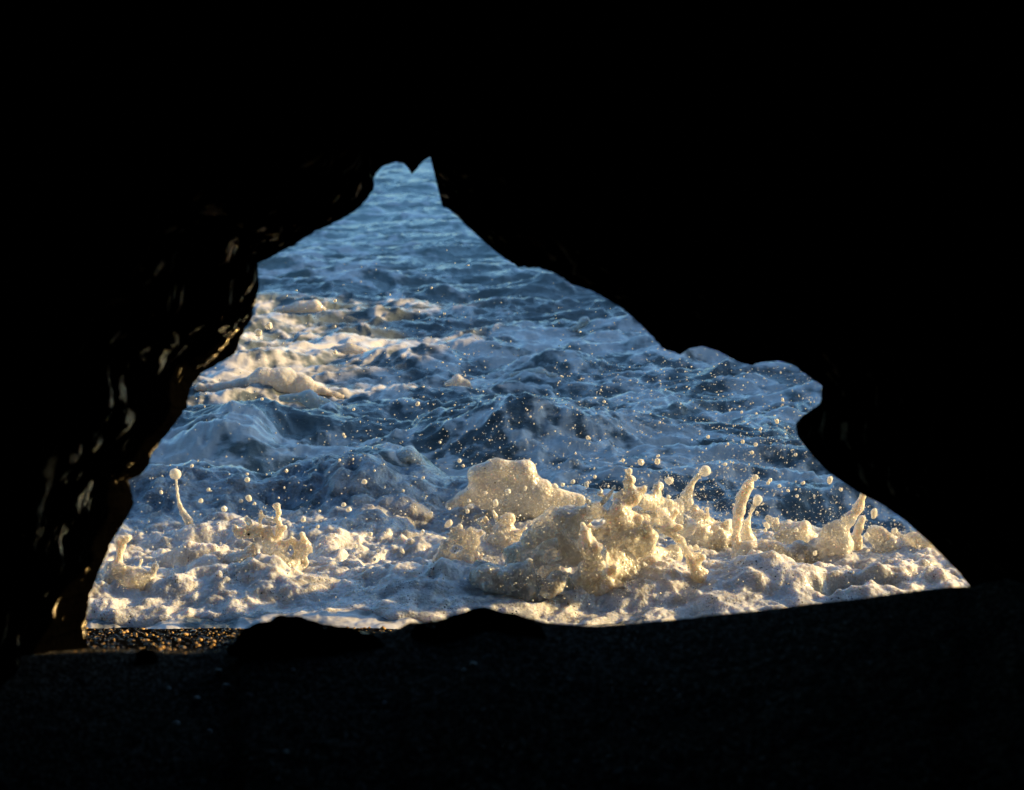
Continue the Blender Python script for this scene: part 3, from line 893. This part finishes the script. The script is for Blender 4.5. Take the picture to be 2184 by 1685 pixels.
def ring_world(y, r, cz=1.9):
    a = -ang
    return np.stack([r * np.cos(a), np.full(NP_, y), cz + r * np.sin(a)], -1)


keys = [(ring_world(-2.6, 0.05), 4), (ring_world(-2.3, 1.0), 4), (ring_world(-1.2, 1.7), 6), (ring_world(0.8, 1.65), 8), (ring_world(2.4, 1.45), 20), (ring_px(-1.9, 900, 1), 30),
        (ring_px(-1.2, 380, .9), 26), (ring_px(-0.7, 160, .7), 16), (ring_px(-0.32, 50, .35), 8), (ring_px(-0.1, 11, .08), 4), (ring_px(-0.03, 2, 0), 2), (ring_px(0, 0, 0), 2), (ring_px(0.03, 3, 0), 3),
        (ring_px(0.08, 20, .1), 5), (ring_px(0.15, 120, .5), 8), (ring_px(0.28, 800, 1), 10), (ring_px(0.45, 3000, 1), 10), (ring_px(0.9, 12000, 1), 0)]
RG, NA = [], []
for (a, n), (b, _) in zip(keys[:-1], keys[1:]):
    for i in range(n):
        RG.append(a + (b - a) * i / n)
RG.append(keys[-1][0])
RG = np.array(RG)
nR = len(RG)
rim = sum(k[1] for k in keys[:11])
V = RG.reshape(-1, 3)
dist = np.abs(np.arange(nR) - rim)[:, None] * np.ones(NP_)
amp = np.clip((dist - 2) / 16.0, 0, 1).ravel()
n3 = 0.16 * perlin3(V[:, 0] * 1.4, V[:, 1] * 1.4, V[:, 2] * 1.4, 95) + 0.10 * np.abs(perlin3(V[:, 0] * 4, V[:, 1] * 3, V[:, 2] * 2.6, 96)) + 0.05 * perlin3(V[:, 0] * 11, V[:, 1] * 9, V[:, 2] * 8, 97)
dirn = np.stack([np.tile(ux, nR), 0 * V[:, 0], -np.tile(uy, nR)], -1)
V = V + dirn * (amp * np.maximum(n3 + 0.06, -0.01))[:, None]
idx = np.arange(nR * NP_).reshape(nR, NP_)
nx = np.roll(idx, -1, 1)
F_ = np.stack([idx[:-1], nx[:-1], nx[1:], idx[1:]], -1).reshape(-1, 4)
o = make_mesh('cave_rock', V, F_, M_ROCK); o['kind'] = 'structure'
o['label'] = 'black wet rock of the sea cave around the opening'

# ------------------------------------------------------------------ beach: black sand bank at the cave mouth sloping to the water
SILL = np.array([(0, 1400), (186, 1392), (300, 1394), (400, 1396), (480, 1390), (520, 1360), (600, 1352), (700, 1350), (840, 1347), (874, 1326), (930, 1328), (983, 1312), (1020, 1301), (1053, 1299), (1087, 1310),
                 (1127, 1317), (1160, 1326), (1273, 1335), (1340, 1330), (1456, 1319), (1628, 1300), (1732, 1287), (1853, 1273), (1940, 1262), (2026, 1252), (2071, 1250), (2184, 1225)], float)
YS = 5.0
sw = at_y(SILL[:, 0], SILL[:, 1], YS)
by = np.concatenate([np.arange(-3, 3.5, 0.12), np.arange(3.5, 9.2, 0.014), np.arange(9.2, 11, 0.2)])
bx = np.concatenate([-np.geomspace(25, 2.0, 30), np.arange(-1.98, 1.99, 0.011), np.geomspace(2.0, 25, 30)])
BX, BY = np.meshgrid(bx, by)
sil = np.interp(BX * YS / np.clip(BY, 4.0, 6.3), sw[:, 0], sw[:, 2])
tin = np.clip((YS - BY) / 2.2, 0, 3)
inner = sil - 0.10 * tin - 0.02 * tin ** 2
tout = np.clip((BY - YS) / (8.78 - YS), 0, 2)
outer = sil * (1 - tout) + 0.012 * np.sin(np.clip(tout, 0, 1) * np.pi) * 0
outer = outer - 0.03 * np.sin(np.clip(tout, 0, 1) * np.pi) * smooth(-0.55, -0.35, BX)
BZ = np.where(BY < YS, inner, outer)
rough = 0.010 * fbm2(BX * 5, BY * 4, 4, 100) + 0.004 * perlin2(BX * 30, BY * 30, 101)
BZ = BZ + rough * (1 - 0.8 * np.exp(-((BY - YS) / 0.2) ** 2)) * np.where(BY > YS, 0.5, 1) - np.where(BY > YS, 0.004, 0)
BZ = np.where(BY > 8.78, -0.28 * (BY - 8.78), BZ)
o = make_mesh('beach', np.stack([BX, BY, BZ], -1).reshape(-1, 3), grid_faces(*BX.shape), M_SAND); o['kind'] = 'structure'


def beach_z(x, y):
    i = np.clip(np.searchsorted(by, y), 0, len(by) - 1); j = np.clip(np.searchsorted(bx, x), 0, len(bx) - 1)
    return BZ[i, j]


# wet grains on the lit slope outside
g = np.random.default_rng(8)
vs, fs = icosphere(1)
N = 6000
gx = g.uniform(-1.9, 0.4, N); gy = g.uniform(5.1, 8.9, N)
gr = 0.0025 * np.exp(g.normal(0, 0.5, N)); gr = np.minimum(gr, 0.011)
gz = beach_z(gx, gy) + gr * 0.4
sc = np.stack([gr * g.uniform(0.8, 1.4, N), gr * g.uniform(0.8, 1.4, N), gr * g.uniform(0.6, 1, N)], -1)
jit = 1 + 0.15 * g.normal(size=(N, len(vs), 1))
V = (vs[None] * jit * sc[:, None] + np.stack([gx, gy, gz], -1)[:, None]).reshape(-1, 3)
F_ = (fs[None] + (np.arange(N) * len(vs))[:, None, None]).reshape(-1, 3)
o = make_mesh('gravel', V, F_, M_GRAIN); o['kind'] = 'stuff'; o['label'] = 'wet dark grit with gold glints painted in on the sand slope'


def rock(chains, Y, label, seed, group=None):
    v, f = sdf_shape(caps_px(chains, Y), h=0.006, k=0.03, amp=0.003, freq=16, amp2=0.005, freq2=7, seed=seed)
    o = make_mesh('rock', v, f, M_ROCK); recentre(o); tag(o, label, 'rock', 'black rocks on the sand bank')


rock([[(522, 1358, 14), (555, 1345, 14), (601, 1326, 15), (634, 1330, 16), (665, 1342, 16), (700, 1350, 14), (740, 1352, 14), (790, 1364, 12)], [(498, 1388, 16), (560, 1378, 28), (640, 1372, 36), (720, 1384, 30), (800, 1390, 24)]], 4.9, 'black humped rock on the sand at left of the sill', 41)
rock([[(307, 1402, 18), (318, 1404, 18)]], 4.95, 'small round black stone on the golden wet sand', 42)
rock([[(905, 1352, 22), (985, 1338, 24), (1035, 1326, 26), (1090, 1338, 26), (1140, 1352, 20)], [(900, 1370, 24), (1130, 1375, 30)]], 4.9, 'low black rock hump at the middle of the sill', 43)

g = random.Random(4)
vp, fp = icosphere(2)
for k, (px, py, r) in enumerate([(937, 1362, 8), (420, 1495, 7), (482, 1466, 7), (466, 1434, 7), (376, 1546, 7), (447, 1562, 5), (1010, 1420, 7), (690, 1392, 6), (990, 1430, 4), (625, 1430, 4), (360, 1470, 4), (820, 1500, 4), (610, 1605, 5)]):
    # walk down the sight line to the sand
    z = 0.85
    for _ in range(12):
        p = on_z(px, py, z); z = float(beach_z(p[0], p[1]))
    rr = r * 0.95 * unit(float(p[1]))
    nz = 1 + 0.25 * perlin3(vp[:, 0] * 1.3 + k, vp[:, 1] * 1.3, vp[:, 2] * 1.3, k)
    o = make_mesh('glint_bead', vp * nz[:, None] * np.array([1.2, 1, .8]) * rr, fp, M_GLINT_BEAD)  # pale bead added in place of a specular glint on the sand
    o.location = (p[0], p[1], z + rr * 0.5)
    tag(o, 'palest round bead made as a glint on the crest of the sand bank' if k == 0 else 'tiny pale bead made as a glint on the dark sand in the cave', 'glint_bead', 'pale glint beads on the cave sand')

# ------------------------------------------------------------------ unseen ridge added on the right, shaped to shade the middle of the bay
hy = np.concatenate([np.arange(12.2, 22, 0.12), np.geomspace(22, 90, 70)])
hxx = np.linspace(0, 1, 36)
HY, HX = np.meshgrid(hy, hxx, indexing='ij')
hh = 4.75 * smooth(12.42, 12.8, HY) - 1.8 * smooth(15.6, 16.1, HY) + 3.4 * smooth(20.4, 21.4, HY) + 2 * smooth(26, 40, HY)
hh = hh * (1 - smooth(80, 90, HY))
prof = np.sin(np.pi * HX) ** 0.45
HZ = -0.6 + (hh + 0.6) * prof * (1 + 0.10 * fbm2(HY * 0.9, HX * 3, 4, 120)) + 0.12 * fbm2(HY * 2.2, HX * 8, 4, 121) * prof
HXX = 7.4 + 0.35 * np.maximum(HY - 25, 0) + HX * 5.0 + 0.5 * fbm2(HY * 0.5, HX * 2, 3, 122)
o = make_mesh('shade_headland', np.stack([HXX, HY, HZ], -1).reshape(-1, 3), grid_faces(*HY.shape)[:, ::-1], M_ROCK); o['kind'] = 'structure'

# ------------------------------------------------------------------ light
SUN_EL, SUN_AZ = R(15.5), R(77.0)            # azimuth to the right of the view direction
sd = Vector((math.sin(SUN_AZ) * math.cos(SUN_EL), math.cos(SUN_AZ) * math.cos(SUN_EL), math.sin(SUN_EL)))
L = bpy.data.lights.new('sun', 'SUN'); L.energy = 5.0; L.angle = R(0.5); L.color = (1.0, 0.68, 0.28)
lo = bpy.data.objects.new('sun', L); C.objects.link(lo)
lo.rotation_euler = sd.to_track_quat('Z', 'Y').to_euler(); lo.location = sd * 60

W = bpy.data.worlds.new('World'); bpy.context.scene.world = W; W.use_nodes = True
wt = W.node_tree; bg = wt.nodes['Background']
sk = wt.nodes.new('ShaderNodeTexSky'); sk.sky_type = 'NISHITA'; sk.sun_disc = False
sk.sun_elevation = SUN_EL; sk.sun_rotation = SUN_AZ; sk.ozone_density = 4.0; sk.dust_density = 1.0; sk.air_density = 1.0
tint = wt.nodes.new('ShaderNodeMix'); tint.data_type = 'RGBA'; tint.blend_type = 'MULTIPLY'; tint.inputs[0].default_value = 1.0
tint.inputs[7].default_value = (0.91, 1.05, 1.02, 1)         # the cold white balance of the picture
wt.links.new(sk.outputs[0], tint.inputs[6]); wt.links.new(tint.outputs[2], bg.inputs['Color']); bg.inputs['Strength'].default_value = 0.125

# ------------------------------------------------------------------ camera
cam = bpy.data.cameras.new('camera'); co = bpy.data.objects.new('camera', cam); C.objects.link(co)
cam.lens = LENS; cam.sensor_width = SENSOR; cam.clip_start = 0.05; cam.clip_end = 8000
co.location = (0, 0, EYE_Z); co.rotation_euler = (math.pi / 2 - PITCH, 0, 0)
cam.dof.use_dof = True; cam.dof.focus_distance = 9.25; cam.dof.aperture_fstop = 4.8
sc = bpy.context.scene
sc.camera = co
sc.view_settings.view_transform = 'Standard'; sc.view_settings.look = 'None'
sc.view_settings.exposure = 1.48; sc.view_settings.gamma = 1.0
sc.cycles.use_denoising = True
sc.cycles.max_bounces = 8
